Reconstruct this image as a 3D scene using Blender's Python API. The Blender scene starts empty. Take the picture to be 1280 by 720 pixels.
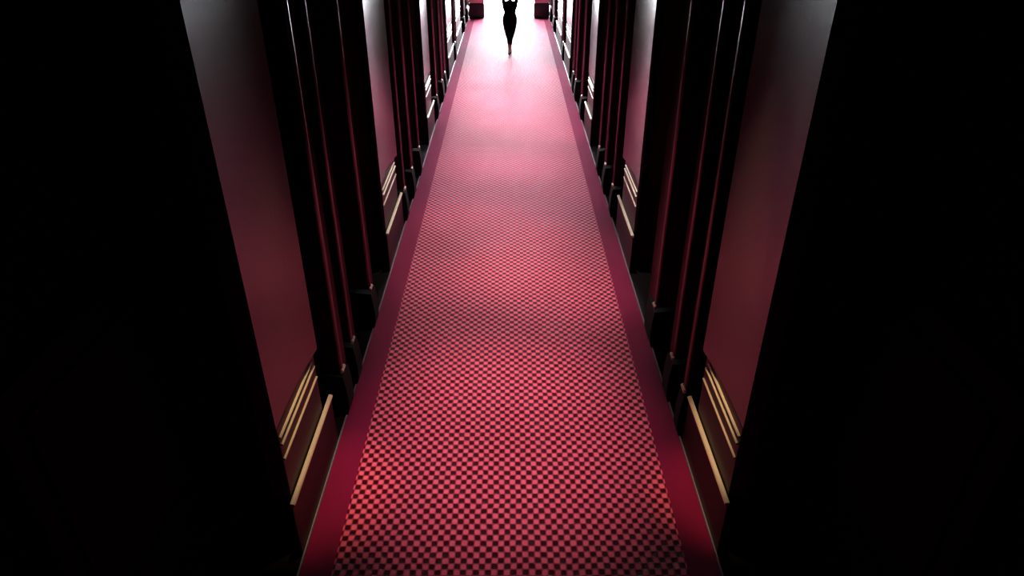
import bpy, bmesh, math, random
from mathutils import Vector, Matrix

random.seed(4)
S = 1.077                       # drafting unit -> metres
PI = math.pi
scene = bpy.context.scene
COL = scene.collection

# ------------------------------------------------------------------ materials
def new_mat(name):
    m = bpy.data.materials.new(name); m.use_nodes = True
    nt = m.node_tree
    return m, nt, nt.nodes['Principled BSDF']

def wood(name, base, dark, rough=.3, coat=.3, spec=.5):
    m, nt, b = new_mat(name)
    n = nt.nodes; l = nt.links
    tc = n.new('ShaderNodeTexCoord'); mp = n.new('ShaderNodeMapping')
    mp.inputs['Scale'].default_value = (9, 9, .7)
    no = n.new('ShaderNodeTexNoise'); no.inputs['Scale'].default_value = 6; no.inputs['Detail'].default_value = 5
    rp = n.new('ShaderNodeValToRGB')
    rp.color_ramp.elements[0].position = .35; rp.color_ramp.elements[0].color = (*dark, 1)
    rp.color_ramp.elements[1].position = .7; rp.color_ramp.elements[1].color = (*base, 1)
    l.new(tc.outputs['Object'], mp.inputs['Vector']); l.new(mp.outputs['Vector'], no.inputs['Vector'])
    l.new(no.outputs['Fac'], rp.inputs['Fac']); l.new(rp.outputs['Color'], b.inputs['Base Color'])
    b.inputs['Roughness'].default_value = rough
    b.inputs['Coat Weight'].default_value = coat
    b.inputs['Coat Roughness'].default_value = .22
    b.inputs['Specular IOR Level'].default_value = spec
    return m

def plain(name, c, rough=.5, metal=0., bump=0., bscale=60, spec=.5):
    m, nt, b = new_mat(name)
    n = nt.nodes; l = nt.links
    no = n.new('ShaderNodeTexNoise'); no.inputs['Scale'].default_value = bscale
    tc = n.new('ShaderNodeTexCoord'); l.new(tc.outputs['Object'], no.inputs['Vector'])
    mx = n.new('ShaderNodeMixRGB'); mx.inputs[1].default_value = (*[v * .85 for v in c], 1); mx.inputs[2].default_value = (*[min(1, v * 1.1) for v in c], 1)
    l.new(no.outputs['Fac'], mx.inputs[0]); l.new(mx.outputs[0], b.inputs['Base Color'])
    b.inputs['Roughness'].default_value = rough; b.inputs['Metallic'].default_value = metal
    b.inputs['Specular IOR Level'].default_value = spec
    if bump:
        bp = n.new('ShaderNodeBump'); bp.inputs['Strength'].default_value = bump; bp.inputs['Distance'].default_value = .01
        l.new(no.outputs['Fac'], bp.inputs['Height']); l.new(bp.outputs['Normal'], b.inputs['Normal'])
    return m

def carpet_field_mat():
    m, nt, b = new_mat('woven_checked_carpet')
    n = nt.nodes; l = nt.links
    def M(op, a, c=None, v=None):
        x = n.new('ShaderNodeMath'); x.operation = op
        for i, q in enumerate((a, c)):
            if q is None: continue
            if isinstance(q, (int, float)): x.inputs[i].default_value = q
            else: l.new(q, x.inputs[i])
        return x.outputs[0]
    tc = n.new('ShaderNodeTexCoord')
    wn = n.new('ShaderNodeTexNoise'); wn.inputs['Scale'].default_value = 5.; wn.inputs['Detail'].default_value = 3
    l.new(tc.outputs['Object'], wn.inputs['Vector'])
    sub = n.new('ShaderNodeVectorMath'); sub.operation = 'SUBTRACT'; sub.inputs[1].default_value = (.5, .5, .5)
    l.new(wn.outputs['Color'], sub.inputs[0])
    sc = n.new('ShaderNodeVectorMath'); sc.operation = 'SCALE'; sc.inputs['Scale'].default_value = .027
    l.new(sub.outputs[0], sc.inputs[0])
    ad = n.new('ShaderNodeVectorMath'); ad.operation = 'ADD'
    l.new(tc.outputs['Object'], ad.inputs[0]); l.new(sc.outputs[0], ad.inputs[1])
    sp = n.new('ShaderNodeSeparateXYZ'); l.new(ad.outputs[0], sp.inputs[0])
    cx, cy = CELL
    sx = M('SINE', M('MULTIPLY', sp.outputs['X'], PI / cx))
    sy = M('SINE', M('MULTIPLY', sp.outputs['Y'], PI / cy))
    pr = M('MULTIPLY', sx, sy)                       # rounded checker, -1..1
    rp = n.new('ShaderNodeMapRange'); rp.interpolation_type = 'SMOOTHSTEP'
    rp.inputs['From Min'].default_value = -.36; rp.inputs['From Max'].default_value = .02
    l.new(pr, rp.inputs['Value'])
    fib = n.new('ShaderNodeTexNoise'); fib.inputs['Scale'].default_value = 260; fib.inputs['Detail'].default_value = 2
    l.new(tc.outputs['Object'], fib.inputs['Vector'])
    big = n.new('ShaderNodeTexNoise'); big.inputs['Scale'].default_value = 22; big.inputs['Detail'].default_value = 3
    l.new(tc.outputs['Object'], big.inputs['Vector'])
    red = n.new('ShaderNodeMixRGB'); red.inputs[1].default_value = (*RED_A, 1); red.inputs[2].default_value = (*RED_B, 1)
    l.new(big.outputs['Fac'], red.inputs[0])
    kn = n.new('ShaderNodeMapRange'); kn.interpolation_type = 'SMOOTHSTEP'
    kn.inputs['From Min'].default_value = -.15; kn.inputs['From Max'].default_value = .5
    l.new(pr, kn.inputs['Value'])
    knot = n.new('ShaderNodeMixRGB'); knot.inputs[1].default_value = (.36, .008, .030, 1)  # lighter towards each knot's peak: a rounded highlight put into the colour
    l.new(kn.outputs[0], knot.inputs[0]); l.new(red.outputs[0], knot.inputs[2])
    mx = n.new('ShaderNodeMixRGB'); mx.inputs[1].default_value = (*KNOT_DARK, 1)
    l.new(knot.outputs[0], mx.inputs[2]); l.new(rp.outputs[0], mx.inputs[0])
    l.new(mx.outputs[0], b.inputs['Base Color'])
    b.inputs['Roughness'].default_value = .55
    b.inputs['Specular IOR Level'].default_value = .06
    b.inputs['Specular Tint'].default_value = (1, .6, .8, 1)
    l.new(M('MULTIPLY', rp.outputs[0], .85), b.inputs['Sheen Weight'])
    b.inputs['Sheen Roughness'].default_value = .35
    b.inputs['Sheen Tint'].default_value = (1, .44, .76, 1)
    h = M('ADD', rp.outputs[0], M('MULTIPLY', fib.outputs['Fac'], .6))
    bp = n.new('ShaderNodeBump'); bp.inputs['Strength'].default_value = .55; bp.inputs['Distance'].default_value = .006
    l.new(h, bp.inputs['Height']); l.new(bp.outputs['Normal'], b.inputs['Normal'])
    return m

CELL = (.0413 * S, .047 * S)
RED_A = (.74, .075, .13); RED_B = (.92, .17, .24); KNOT_DARK = (.035, .001, .003)

WOOD = wood('dark_mahogany', (.016, .0055, .004), (.007, .0025, .002), .5, .08, .3)
EDGE = plain('highlight_bead_gloss', (.09, .07, .065), .40, 0., spec=1.)  # gloss for the beads added to draw bright edge lines
EDGE.node_tree.nodes['Principled BSDF'].inputs['Coat Weight'].default_value = 1.
EDGE.node_tree.nodes['Principled BSDF'].inputs['Coat Roughness'].default_value = .33
PANEL = wood('satin_mahogany_panel', (.036, .021, .020), (.028, .015, .014), .37, .35, .55)
PLINTH = wood('black_plinth', (.006, .003, .003), (.004, .002, .002), .75, .0, .1)
DOORM = wood('near_black_door', (.005, .003, .003), (.003, .002, .002), .8, .0, .08)
WALLM = plain('near_black_wall', (.004, .003, .003), .85, bump=.1, bscale=25, spec=.08)
GILT = plain('gilded_moulding', (.92, .74, .50), .35, .35)
STEEL = plain('edge_steel', (.62, .60, .60), .35, .8)
BRASS = plain('brass', (.7, .48, .2), .3, 1.)
FLOORM = wood('dark_floor', (.006, .003, .003), (.004, .002, .002), .7, .0, .1)
CEILM = plain('dark_ceiling', (.02, .017, .017), .8)
STONE = plain('pale_marble', (.86, .83, .85), .25, bscale=3)
PLASTER = plain('white_plaster', (.85, .85, .87), .8)
FIELD = carpet_field_mat()
BORDER = plain('crimson_carpet_border', (.20, .004, .035), .7, bump=.35, bscale=220, spec=.03)
BORDER.node_tree.nodes['Principled BSDF'].inputs['Sheen Weight'].default_value = .3
BORDER.node_tree.nodes['Principled BSDF'].inputs['Sheen Roughness'].default_value = .35
BORDER.node_tree.nodes['Principled BSDF'].inputs['Sheen Tint'].default_value = (1, .35, .65, 1)
VELVET = plain('rose_velvet', (.92, .52, .60), .7, bump=.2, bscale=200)
BLACKWOOD = wood('bench_wood', (.010, .004, .008), (.007, .003, .005), .5, .1)
CLOTH = plain('black_cloth', (.003, .003, .004), .9, bump=.2, bscale=120, spec=.05)
SHOE = plain('black_patent', (.005, .004, .005), .5, spec=.15)
SKIN = plain('skin', (.62, .42, .34), .5)
HAIR = plain('dark_hair', (.02, .013, .010), .5, bump=.4, bscale=90)

def emit(name, c, strength):
    m = bpy.data.materials.new(name); m.use_nodes = True
    nt = m.node_tree; nt.nodes.clear()
    e = nt.nodes.new('ShaderNodeEmission'); o = nt.nodes.new('ShaderNodeOutputMaterial')
    e.inputs['Color'].default_value = (*c, 1); e.inputs['Strength'].default_value = strength
    nt.links.new(e.outputs[0], o.inputs['Surface'])
    return m
DAY = emit('daylit_glass', (.93, .97, 1.), 62)

# ------------------------------------------------------------------ helpers
def empty(name, loc, label, cat, group=None):
    o = bpy.data.objects.new(name, None); COL.objects.link(o)
    o.location = Vector(loc) * S; o['label'] = label; o['category'] = cat
    o.empty_display_size = .1
    if group: o['group'] = group
    return o

def finish(name, bm, mat, parent=None, bevel=0., seg=2, smooth=False):
    """bm is in drafting units, world position; becomes one mesh object."""
    bmesh.ops.recalc_face_normals(bm, faces=bm.faces)
    bm.transform(Matrix.Scale(S, 4))
    if parent is not None:
        bm.transform(Matrix.Translation(-parent_world(parent)))
    me = bpy.data.meshes.new(name); bm.to_mesh(me); bm.free()
    o = bpy.data.objects.new(name, me); COL.objects.link(o)
    me.materials.append(mat)
    if parent is not None: o.parent = parent
    if smooth:
        for p in me.polygons: p.use_smooth = True
    if bevel:
        b = o.modifiers.new('bevel', 'BEVEL'); b.width = bevel * S; b.segments = seg; b.limit_method = 'ANGLE'
        b.harden_normals = False
    return o

def parent_world(p):
    v = Vector((0, 0, 0))
    while p is not None:
        v += p.location; p = p.parent
    return v

def box(bm, x0, x1, y0, y1, z0, z1):
    if x0 > x1: x0, x1 = x1, x0
    vs = [bm.verts.new((x, y, z)) for x in (x0, x1) for y in (y0, y1) for z in (z0, z1)]
    for f in ((0, 1, 3, 2), (4, 6, 7, 5), (0, 4, 5, 1), (2, 3, 7, 6), (0, 2, 6, 4), (1, 5, 7, 3)):
        bm.faces.new([vs[i] for i in f])
    return bm

def B(*a):
    return box(bmesh.new(), *a)

def struct(o):
    o['kind'] = 'structure'; return o

def prism_y(bm, prof, y0, y1):
    """profile [(x,z)] extruded along Y"""
    a = [bm.verts.new((x, y0, z)) for x, z in prof]; b = [bm.verts.new((x, y1, z)) for x, z in prof]
    n = len(prof)
    for i in range(n):
        bm.faces.new((a[i], a[(i + 1) % n], b[(i + 1) % n], b[i]))
    bm.faces.new(a); bm.faces.new(b[::-1])
    return bm

def prism_z(bm, prof, z0, z1):
    a = [bm.verts.new((x, y, z0)) for x, y in prof]; b = [bm.verts.new((x, y, z1)) for x, y in prof]
    n = len(prof)
    for i in range(n):
        bm.faces.new((a[i], a[(i + 1) % n], b[(i + 1) % n], b[i]))
    bm.faces.new(a); bm.faces.new(b[::-1])
    return bm

CEIL = 5.0
Y_END = 26.0
XW = 1.90       # back of the recesses
XP = 1.415      # panel face

# ------------------------------------------------------------------ shell
struct(finish('floor', B(-2.3, 2.3, -3, Y_END, -.1, 0), FLOORM))
struct(finish('floor_foyer', B(-7, 7, Y_END, 40, -.1, 0), STONE))
struct(finish('ceiling', B(-2.3, 2.3, -3, Y_END, CEIL, CEIL + .15), CEILM))
struct(finish('wall_left', B(-XW - .25, -XW - .004, -3, Y_END, 0, CEIL), WALLM))
struct(finish('wall_right', B(XW + .004, XW + .25, -3, Y_END, 0, CEIL), WALLM))
struct(finish('wall_back', B(-2.3, 2.3, -3.2, -3, 0, CEIL), WALLM))
# bright foyer beyond the corridor
struct(finish('wall_foyer_left', B(-7.2, -7, Y_END, 40, 0, 6), PLASTER))
struct(finish('wall_foyer_right', B(7, 7.2, Y_END, 40, 0, 6), PLASTER))
bm = box(bmesh.new(), -7, -XW - .25, Y_END - .2, Y_END, 0, 6); box(bm, XW + .25, 7, Y_END - .2, Y_END, 0, 6)
box(bm, -XW - .25, XW + .25, Y_END, Y_END + .2, CEIL, 6)
struct(finish('wall_foyer_front', bm, PLASTER))
bm = box(bmesh.new(), -7, 7, 40, 40.2, 0, .25); box(bm, -7, 7, 40, 40.2, 5.4, 6)
box(bm, -7, -5.5, 40, 40.2, .25, 5.4); box(bm, 5.5, 7, 40, 40.2, .25, 5.4)
struct(finish('wall_foyer_end', bm, PLASTER))
struct(finish('ceiling_foyer', B(-7, 7, Y_END, 40, 6, 6.15), PLASTER))
win = struct(finish('window_1', B(-5.5, 5.5, 40.08, 40.12, .25, 5.4), DAY))
bm = bmesh.new()
for i in range(6):
    x = -5.5 + i * 2.2; box(bm, x - .05, x + .05, 39.98, 40.08, .25, 5.4)
for z in (.25, 2.0, 5.35): box(bm, -5.5, 5.5, 39.98, 40.08, z, z + .07)
finish('window_frame', bm, PLASTER, win)

# ------------------------------------------------------------------ carpet
carpet = empty('carpet_runner', (0, 0, 0), 'long crimson runner carpet with woven check field down the corridor', 'carpet')
XC = 1.385; XF = 1.168
bm = bmesh.new(); box(bm, -XF, XF, -2.5, Y_END, .001, .012)
finish('field', bm, FIELD, carpet)
for s in (-1, 1):
    o = finish('border', B(s * XF, s * (XC - .008), -2.5, Y_END, .001, .0125), BORDER, carpet)
    o['label'] = 'plain dark crimson border without the check'
for i, s in enumerate((-1, 1)):
    bm = bmesh.new()
    x0, x1 = XC - .006, XC + .006
    prism_y(bm, [(s * x0, 0), (s * x0, .018), (s * (x0 + .003), .022), (s * (x1 - .003), .022), (s * x1, .018), (s * x1, 0)], -2.5, Y_END)
    struct(finish('trim_%d' % (i + 1), bm, STEEL))

# ------------------------------------------------------------------ wall panels
side_word = {-1: 'left', 1: 'right'}

def bead(s, xf, y0, y1, z, r, h):
    """horizontal moulding: rounded nose standing r proud of face xf, h high"""
    bm = bmesh.new()
    prof = [(s * (xf + .01), z - h)]
    for k in range(7):
        a = -PI / 2 + PI * k / 6
        prof.append((s * (xf - r * math.cos(a)), z - h / 2 + h / 2 * math.sin(a)))
    prof.append((s * (xf + .01), z))
    # remove duplicates at the ends
    return prism_y(bm, prof, y0, y1)

def cove(s, xf, y0, y1, a, d, n=16):  # hollow shaped to brighten the near edge and darken the far part
    """points from far edge to near edge of a shallow hollow face: it falls back with slope a, then rises by d"""
    w = y1 - y0; pts = []
    for k in range(n, -1, -1):
        t = k / n
        pts.append((s * (xf + a * w * t - (d + a * w) * t ** 2.4), y0 + w * t))
    return pts

def wall_panel(s, y0, y1, label):
    dcove = .045 if y0 < 5 else .04 if y0 < 9 else .012  # hollow depth sets how far each board's light falls off
    t = empty('wall_panel', (s * 1.55, (y0 + y1) / 2, 0), label, 'wall panel', 'tall wood wall panels on the %s wall' % side_word[s])
    w = y1 - y0
    finish('panel_board', prism_z(bmesh.new(), [(s * XW, y0), (s * XW, y1)] + cove(s, XP, y0, y1, .012 if y0 < 5 else .05, dcove), 1.05, CEIL), PANEL, t, smooth=False)
    e = .095 if y0 < 5 else .02
    finish('stile', prism_z(bmesh.new(), [(s * (XP + .002), y0 - .002), (s * (XP + e), y0 - .035), (s * (XP + e + .06), y0 - .035), (s * (XP + e + .06), y0 - .002)], .5, CEIL), PANEL if y0 < 5 else PLINTH, t)
    finish('base_panel', B(s * (XP - .002), s * XW, y0, y1 + .02, 0, 1.05), WOOD, t, .006)
    finish('plinth', B(s * (XC + .007), s * (XP - .002), y0 - .07, y1 + .2, 0, .46), WOOD, t, .008)
    finish('moulding', bead(s, XC + .01, y0 - .065, y1 + .19, .487, .020, .032), GILT, t, smooth=False)
    for z, r, e in ((.81, .012, .0), (.93, .018, -.03), (.985, .014, -.06)):
        finish('moulding', bead(s, XP - .002, y0 + .01, y1 + e, z, r, .014 + r * .4), GILT, t)
    return t

def pilaster(s, y0, y1, label, xf=1.38):
    t = empty('pilaster', (s * 1.55, (y0 + y1) / 2, 0), label, 'pilaster', 'narrow wood pilasters on the %s wall' % side_word[s])
    w = y1 - y0
    finish('shaft', prism_z(bmesh.new(), [(s * XW, y0), (s * XW, y1)] + cove(s, xf, y0, y1, .17, .10 * w), .46, CEIL), WOOD, t)
    br = .016 if w < .12 else .020
    finish('highlight_bead', prism_z(bmesh.new(), [(s * (xf + .002 + br * math.cos(2 * PI * k / 16)), y0 + br * math.sin(2 * PI * k / 16)) for k in range(16)], .5, CEIL), EDGE, t, smooth=True)  # bead added along the near edge to catch a bright vertical highlight
    # swelling plinth block with a curved foot
    pr = [(s * (xf + .2), 0), (s * (XC + .008), 0), (s * (XC + .008), .024), (s * (XC - .016), .026), (s * (XC - .03), .07), (s * (XC - .038), .16), (s * (XC - .032), .30), (s * (XC - .018), .42), (s * (xf + .2), .44)]
    bm = prism_y(bmesh.new(), pr, y0 - .03, y1 + .04)
    finish('plinth', bm, PLINTH, t)
    finish('moulding', bead(s, xf - .004, y0 - .008, y0 + .08, .478, .016, .035), GILT, t)
    return t

ord5 = ['nearest to the camera', 'second from the camera', 'third from the camera', 'fourth from the camera', 'farthest, next to the bench']
PAN = {-1: [(3.20, 4.05), (7.18, 8.15), (11.75, 12.6), (16.5, 17.9), (19.2, 21.2)],
        1: [(3.20, 4.02), (7.12, 8.05), (11.65, 12.5), (16.5, 17.9), (19.3, 21.3)]}
pl = {-1: ['tall satin mahogany panel on the left wall with four gilt base mouldings, nearest',
           'second mahogany panel from the camera on the left wall',
           'third mahogany panel from the camera on the left wall, bright with reflected light',
           'fourth mahogany panel from the camera on the left wall',
           'farthest mahogany panel on the left wall, just before the left bench'],
       1: ['tall satin mahogany panel on the right wall with four gilt base mouldings, nearest',
           'second mahogany panel from the camera on the right wall',
           'third mahogany panel from the camera on the right wall, bright with reflected light',
           'fourth mahogany panel from the camera on the right wall',
           'farthest mahogany panel on the right wall, just before the right bench']}
PIL = {-1: [(4.57, 4.70), (4.99, 5.10), (5.90, 6.03), (8.50, 8.60), (9.25, 9.40), (10.15, 10.27), (13.15, 13.35), (14.35, 14.6), (15.05, 15.3), (18.3, 18.6), (22.3, 22.7), (24.1, 24.6)],
        1: [(4.30, 4.36), (4.73, 4.85), (5.55, 5.80), (8.6, 8.70), (9.40, 9.54), (10.15, 10.29), (13.1, 13.3), (14.4, 14.6), (15.05, 15.3), (18.3, 18.6), (22.3, 22.8), (24.1, 24.6)]}
place = ['first', 'second', 'third', 'fourth', 'fifth', 'sixth', 'seventh', 'eighth', 'ninth', 'tenth', 'eleventh', 'last']
for s in (-1, 1):
    for (a, b), lab in zip(PAN[s], pl[s]): wall_panel(s, a, b, lab)
    for i, (a, b) in enumerate(PIL[s]):
        pilaster(s, a, b, '%s dark wood pilaster from the camera on the %s wall' % (place[i], side_word[s]))

# doors deep in the wide recesses
n = 0
for s in (-1, 1):
    for (a, b) in ((6.12, 7.05), (1.9, 3.0), (10.45, 11.55), (15.42, 16.38)):
        n += 1
        bm = box(bmesh.new(), s * (XW - .05), s * XW, a, b, .0, 2.3)
        box(bm, s * (XW - .065), s * (XW - .05), a + .12, b - .12, .2, .95)
        box(bm, s * (XW - .065), s * (XW - .05), a + .12, b - .12, 1.1, 2.15)
        d = struct(finish('door_%d' % n, bm, DOORM, None, .006))
        bm = bmesh.new()
        bmesh.ops.create_uvsphere(bm, u_segments=12, v_segments=8, radius=.035, matrix=Matrix.Translation((s * (XW - .10), a + .08, 1.0)))
        box(bm, s * (XW - .08), s * (XW - .05), a + .07, a + .09, .99, 1.01)
        finish('door_handle', bm, BRASS, d, smooth=True)
# ------------------------------------------------------------------ benches at the far end
def bench(s, label):
    x0, x1 = sorted((s * .84, s * 1.36)); y0, y1 = 24.8, 25.55
    t = empty('bench', ((x0 + x1) / 2, (y0 + y1) / 2, .0125), label, 'bench')
    finish('base', B(x0 + .02, x1 - .02, y0 + .02, y1 - .02, .0135, .06), BLACKWOOD, t, .005)
    finish('body', B(x0, x1, y0, y1, .06, .50), BLACKWOOD, t, .03, 3)
    finish('cushion', B(x0 + .01, x1 - .01, y0 + .01, y1 - .01, .50, .62), VELVET, t, .025, 3)
    finish('corner_rail', B(s * .828, s * .84, y0 - .008, y0 + .006, .06, .47), STEEL, t)
    return t
bench(-1, 'dark wood box bench with rose cushion at the far left of the carpet')
bench(1, 'dark wood box bench with rose cushion at the far right of the carpet')

# ------------------------------------------------------------------ person
def skin_obj(name, verts, edges, mat, parent, root=0, sub=2, mats=None):
    """verts: (x,y,z,rx,ry) metres, local to the person's base"""
    me = bpy.data.meshes.new(name)
    me.from_pydata([v[:3] for v in verts], edges, [])
    o = bpy.data.objects.new(name, me); COL.objects.link(o)
    me.materials.append(mat)
    if parent is not None: o.parent = parent
    o.modifiers.new('skin', 'SKIN')
    lay = me.skin_vertices
    sv = lay[0].data if len(lay) else me.attributes
    for i, v in enumerate(verts):
        sv[i].radius = (v[3], v[4]); sv[i].use_root = (i == root)
    su = o.modifiers.new('sub', 'SUBSURF'); su.levels = sub; su.render_levels = sub
    return o

def add_skin_layer(me):
    pass

def build_person():
    p = empty('person', (.02, 19.2, .0125), 'woman in black top and pencil skirt walking with arms raised at corridor end', 'person')
    # body: skin (head, neck, arms, hands, legs)
    V = []; E = []
    def v(x, y, z, rx, ry=None):
        V.append((x, y, z, rx, ry or rx)); return len(V) - 1
    def ch(*ids):
        for a, b in zip(ids, ids[1:]): E.append((a, b))
    pel = v(0, 0, .93, .13, .10)
    wai = v(0, .0, 1.10, .10, .08); che = v(0, 0, 1.27, .125, .09); ste = v(0, .01, 1.36, .08, .07)
    nk = v(0, .01, 1.43, .042, .045); hd0 = v(0, -.005, 1.50, .058, .066); hd1 = v(0, -.01, 1.57, .068, .082); hd2 = v(0, .0, 1.635, .048, .058)
    ch(pel, wai, che, ste, nk, hd0, hd1, hd2)
    wrist = {}
    for s in (-1, 1):
        sh = v(s * .175, .01, 1.35, .052); el = v(s * .232, -.02, 1.60, .029); md = v(s * .16, .0, 1.69, .032); wr = v(s * .09, .02, 1.745, .022)
        ch(ste, sh, el, md, wr)
        palm = v(s * .055, .025, 1.74, .026, .014); ch(wr, palm); wrist[s] = (palm, wr)
    # legs: left forward, right behind, feet nearly in one line
    for s, fy, kn in ((-1, -.06, -.05), (1, .10, .06)):
        hip = v(s * .075, 0, .86, .085); k = v(s * .035, kn, .50, .052); c = v(s * .025, (kn + fy) / 2 + .02, .34, .048); an = v(s * .018, fy + .03, .13, .026)
        heel = v(s * .018, fy + .02, .085, .024); toe = v(s * .02, fy - .10, .035, .026)
        ch(pel, hip, k, c, an, heel, toe)
    body = skin_obj('body', V, E, SKIN, p, root=pel)
    # fingers: separate short chains rooted in each palm
    V2 = []; E2 = []
    for s in (-1, 1):
        for j in range(4):
            ln = (.062, .072, .068, .052)[j]; yy = -.005 + .02 * j
            a = len(V2)
            V2 += [(s * .055, yy, 1.738, .009, .009), (s * (.055 - ln * .45), yy, 1.737, .0085, .0085), (s * (.055 - ln * .8), yy, 1.731, .0075, .0075), (s * (.055 - ln), yy, 1.722, .0065, .0065)]
            E2 += [(a, a + 1), (a + 1, a + 2), (a + 2, a + 3)]
        a = len(V2)
        V2 += [(s * .068, .0, 1.742, .010, .010), (s * .062, -.03, 1.728, .0095, .0095), (s * .05, -.05, 1.708, .008, .008)]
        E2 += [(a, a + 1), (a + 1, a + 2)]
    # one mesh, several islands: every island needs a root
    me = bpy.data.meshes.new('fingers'); me.from_pydata([q[:3] for q in V2], E2, [])
    fo = bpy.data.objects.new('fingers', me); COL.objects.link(fo); me.materials.append(SKIN); fo.parent = body
    fo.modifiers.new('skin', 'SKIN')
    starts = set(range(0, 16, 4)) | {16} | set(range(19, 35, 4)) | {35}
    for i, q in enumerate(V2):
        me.skin_vertices[0].data[i].radius = q[3:5]; me.skin_vertices[0].data[i].use_root = i in starts
    fo.modifiers.new('sub', 'SUBSURF').levels = 1
    # clothes: lathed ellipses following the body
    def loft(name, rings, mat, par, n=28, caps=False):
        bm = bmesh.new(); R = []
        for (z, cx, cy, rx, ry) in rings:
            R.append([bm.verts.new((cx + rx * math.cos(2 * PI * k / n), cy + ry * math.sin(2 * PI * k / n), z)) for k in range(n)])
        for a, b in zip(R, R[1:]):
            for k in range(n): bm.faces.new((a[k], a[(k + 1) % n], b[(k + 1) % n], b[k]))
        if caps: bm.faces.new(R[0][::-1]); bm.faces.new(R[-1])
        bmesh.ops.recalc_face_normals(bm, faces=bm.faces)
        me = bpy.data.meshes.new(name); bm.to_mesh(me); bm.free()
        for q in me.polygons: q.use_smooth = True
        o = bpy.data.objects.new(name, me); COL.objects.link(o); me.materials.append(mat); o.parent = par
        so = o.modifiers.new('solid', 'SOLIDIFY'); so.thickness = .004; so.offset = 1
        su = o.modifiers.new('sub', 'SUBSURF'); su.levels = 1; su.render_levels = 1
        return o
    loft('skirt', [(.40, 0, .01, .085, .10), (.50, 0, .01, .118, .115), (.62, 0, .005, .155, .128), (.76, 0, 0, .186, .138), (.90, 0, 0, .205, .145), (.98, 0, 0, .198, .138), (1.06, 0, 0, .168, .115), (1.12, 0, 0, .148, .100)], CLOTH, p)
    loft('top', [(1.08, 0, 0, .160, .108), (1.12, 0, 0, .152, .104), (1.18, 0, 0, .172, .114), (1.25, 0, -.004, .208, .122), (1.32, 0, 0, .218, .110), (1.36, 0, .005, .204, .090), (1.395, 0, .01, .135, .072), (1.415, 0, .01, .058, .058)], CLOTH, p)
    for s, fy, kn in ((-1, -.06, -.05), (1, .10, .06)):
        skin_obj('stocking', [(s * .05, kn * .6, .62, .075, .075), (s * .035, kn, .50, .060, .060), (s * .025, (kn + fy) / 2 + .02, .34, .056, .056), (s * .02, fy * .8 + .03, .21, .040, .040)], [(0, 1), (1, 2), (2, 3)], CLOTH, p)
    for s in (-1, 1):
        skin_obj('sleeve', [(s * .165, .01, 1.33, .066, .062), (s * .19, -.01, 1.47, .050, .050), (s * .233, -.02, 1.60, .048, .048), (s * .162, .0, 1.69, .037, .037), (s * .105, .015, 1.735, .029, .029)], [(0, 1), (1, 2), (2, 3), (3, 4)], CLOTH, p)
    # face
    def ell(bm, c, r, n=10):
        m = Matrix.Translation(c) @ Matrix.Diagonal((r[0], r[1], r[2], 1))
        bmesh.ops.create_uvsphere(bm, u_segments=n, v_segments=max(6, n - 2), radius=1, matrix=m)
    def part(name, bm, mat, par):
        me = bpy.data.meshes.new(name); bm.to_mesh(me); bm.free()
        for q in me.polygons: q.use_smooth = True
        o = bpy.data.objects.new(name, me); COL.objects.link(o); me.materials.append(mat); o.parent = par
        return o
    bm = bmesh.new(); ell(bm, (0, .020, 1.618), (.082, .092, .100), 24); ell(bm, (0, .055, 1.53), (.062, .045, .10), 20)
    part('hair', bm, HAIR, p)
    bm = bmesh.new(); ell(bm, (0, -.088, 1.545), (.011, .016, .022)); part('nose', bm, SKIN, body)
    bm = bmesh.new(); ell(bm, (0, -.074, 1.507), (.022, .010, .007)); part('mouth', bm, VELVET, body)
    for s in (-1, 1):
        bm = bmesh.new(); ell(bm, (s * .028, -.079, 1.572), (.012, .008, .007)); part('eye', bm, SHOE, body)
        bm = bmesh.new(); ell(bm, (s * .070, -.005, 1.56), (.010, .018, .028)); part('ear', bm, SKIN, body)
    # high heeled shoes
    for s, fy in ((-1, -.06), (1, .10)):
        x = s * .019
        bm = bmesh.new(); n = 16; R = []
        for (y, zc, rx, rz) in ((.055, .085, .018, .030), (.03, .078, .031, .036), (-.02, .058, .031, .032), (-.06, .034, .034, .026), (-.10, .022, .035, .021), (-.14, .017, .024, .015), (-.165, .014, .008, .009)):
            R.append([bm.verts.new((x + rx * math.cos(2 * PI * k / n), fy + y, zc + rz * math.sin(2 * PI * k / n))) for k in range(n)])
        for a, b in zip(R, R[1:]):
            for k in range(n): bm.faces.new((a[k], a[(k + 1) % n], b[(k + 1) % n], b[k]))
        bm.faces.new(R[0][::-1]); bm.faces.new(R[-1]); bmesh.ops.recalc_face_normals(bm, faces=bm.faces)
        sh = part('shoe', bm, SHOE, p)
        bm = bmesh.new(); bmesh.ops.create_cone(bm, cap_ends=True, segments=12, radius1=.008, radius2=.017, depth=.08, matrix=Matrix.Translation((x, fy + .045, .04)))
        part('heel', bm, SHOE, sh)
    p.scale = (1, 1, 1)
    return p
build_person()

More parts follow.
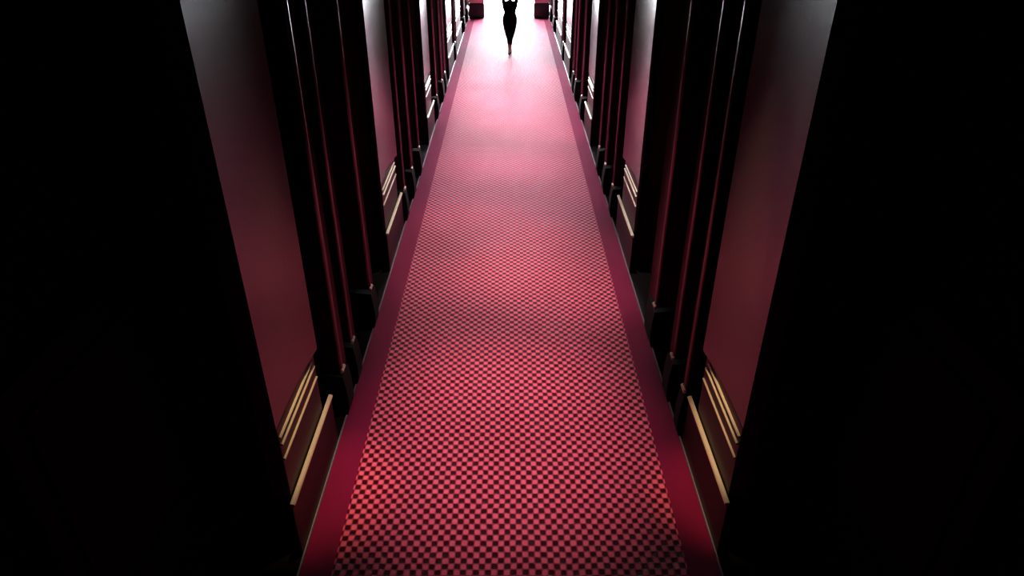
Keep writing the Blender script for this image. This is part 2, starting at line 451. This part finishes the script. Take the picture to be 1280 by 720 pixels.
# ------------------------------------------------------------------ lights
def spot(x, y, tx, ty, energy, color, ang, blend=1., size=.05):
    d = bpy.data.lights.new('downlight_or_fill', 'SPOT'); d.energy = energy; d.color = color  # shared by the ceiling downlights and the added carpet fills
    d.spot_size = math.radians(ang); d.spot_blend = blend; d.shadow_soft_size = size
    o = bpy.data.objects.new('downlight_or_fill', d); COL.objects.link(o)
    o.location = Vector((x, y, CEIL - .06)) * S
    v = Vector((tx, ty, 0)) * S - o.location
    o.rotation_euler = v.to_track_quat('-Z', 'Y').to_euler()
    return o
WARM = (1., .70, .42); NEU = (1., .93, .95); COOL = (.76, .76, 1.); PINKW = (1., .80, .86)
spot(-.75, 3.7, -1.46, 3.72, 640, WARM, 18)
spot(.80, 3.7, 1.62, 3.68, 760, WARM, 16)
spot(-.1, 4.3, -.08, 4.35, 1000, PINKW, 38)
spot(0, 6.1, 0, 6.1, 620, PINKW, 42)
spot(.72, 7.2, .70, 7.2, 760, NEU, 36)
spot(-.6, 7.6, -.60, 7.8, 720, NEU, 40)
spot(0, 9.6, 0, 9.6, 1300, COOL, 48)  # added fill, lifts the mid carpet
spot(0, 11.6, 0, 11.6, 1700, COOL, 48)  # added fill for the carpet, no fixture of its own
spot(-.75, 14.0, -.75, 14.0, 1900, COOL, 42)
spot(.1, 13.8, .3, 14.2, 1000, COOL, 40)  # added fill between the left and right pools
spot(.75, 13.2, .75, 13.2, 1600, COOL, 40)
spot(0, 16.0, 0, 16.0, 2400, COOL, 50)  # added fill, lifts the far carpet
spot(0, 18.0, 0, 17.4, 1100, COOL, 44)  # added fill for the carpet in front of the woman
# added area fill under the unseen foyer ceiling
def area(name, loc, aim, sx, sy, energy, color):
    d = bpy.data.lights.new(name, 'AREA'); d.shape = 'RECTANGLE'; d.size = sx * S; d.size_y = sy * S; d.energy = energy; d.color = color
    o = bpy.data.objects.new(name, d); COL.objects.link(o); o.location = Vector(loc) * S
    o.rotation_euler = (Vector(aim) * S - o.location).to_track_quat('-Z', 'Y').to_euler()
    return o
area('foyer_fill_light', (0, 30, 5.9), (0, 30, 0), 8, 6, 2500, (.95, .97, 1.))

w = bpy.data.worlds.new('world'); scene.world = w; w.use_nodes = True
w.node_tree.nodes['Background'].inputs[0].default_value = (.8, .9, 1, 1)
w.node_tree.nodes['Background'].inputs[1].default_value = 0.02

# ------------------------------------------------------------------ camera
cd = bpy.data.cameras.new('camera'); cd.sensor_width = 36; cd.lens = 866 / 1280 * 36; cd.clip_end = 200
cam = bpy.data.objects.new('camera', cd); COL.objects.link(cam)
cam.location = (0, 0, 3.9 * S)
cam.rotation_euler = (math.radians(90 - 30.15), 0, -.0040)
scene.camera = cam

scene.view_settings.view_transform = 'Standard'
scene.view_settings.look = 'None'
scene.view_settings.gamma = 1
scene.view_settings.exposure = 0
scene.view_settings.use_curve_mapping = False
scene.cycles.max_bounces = 8
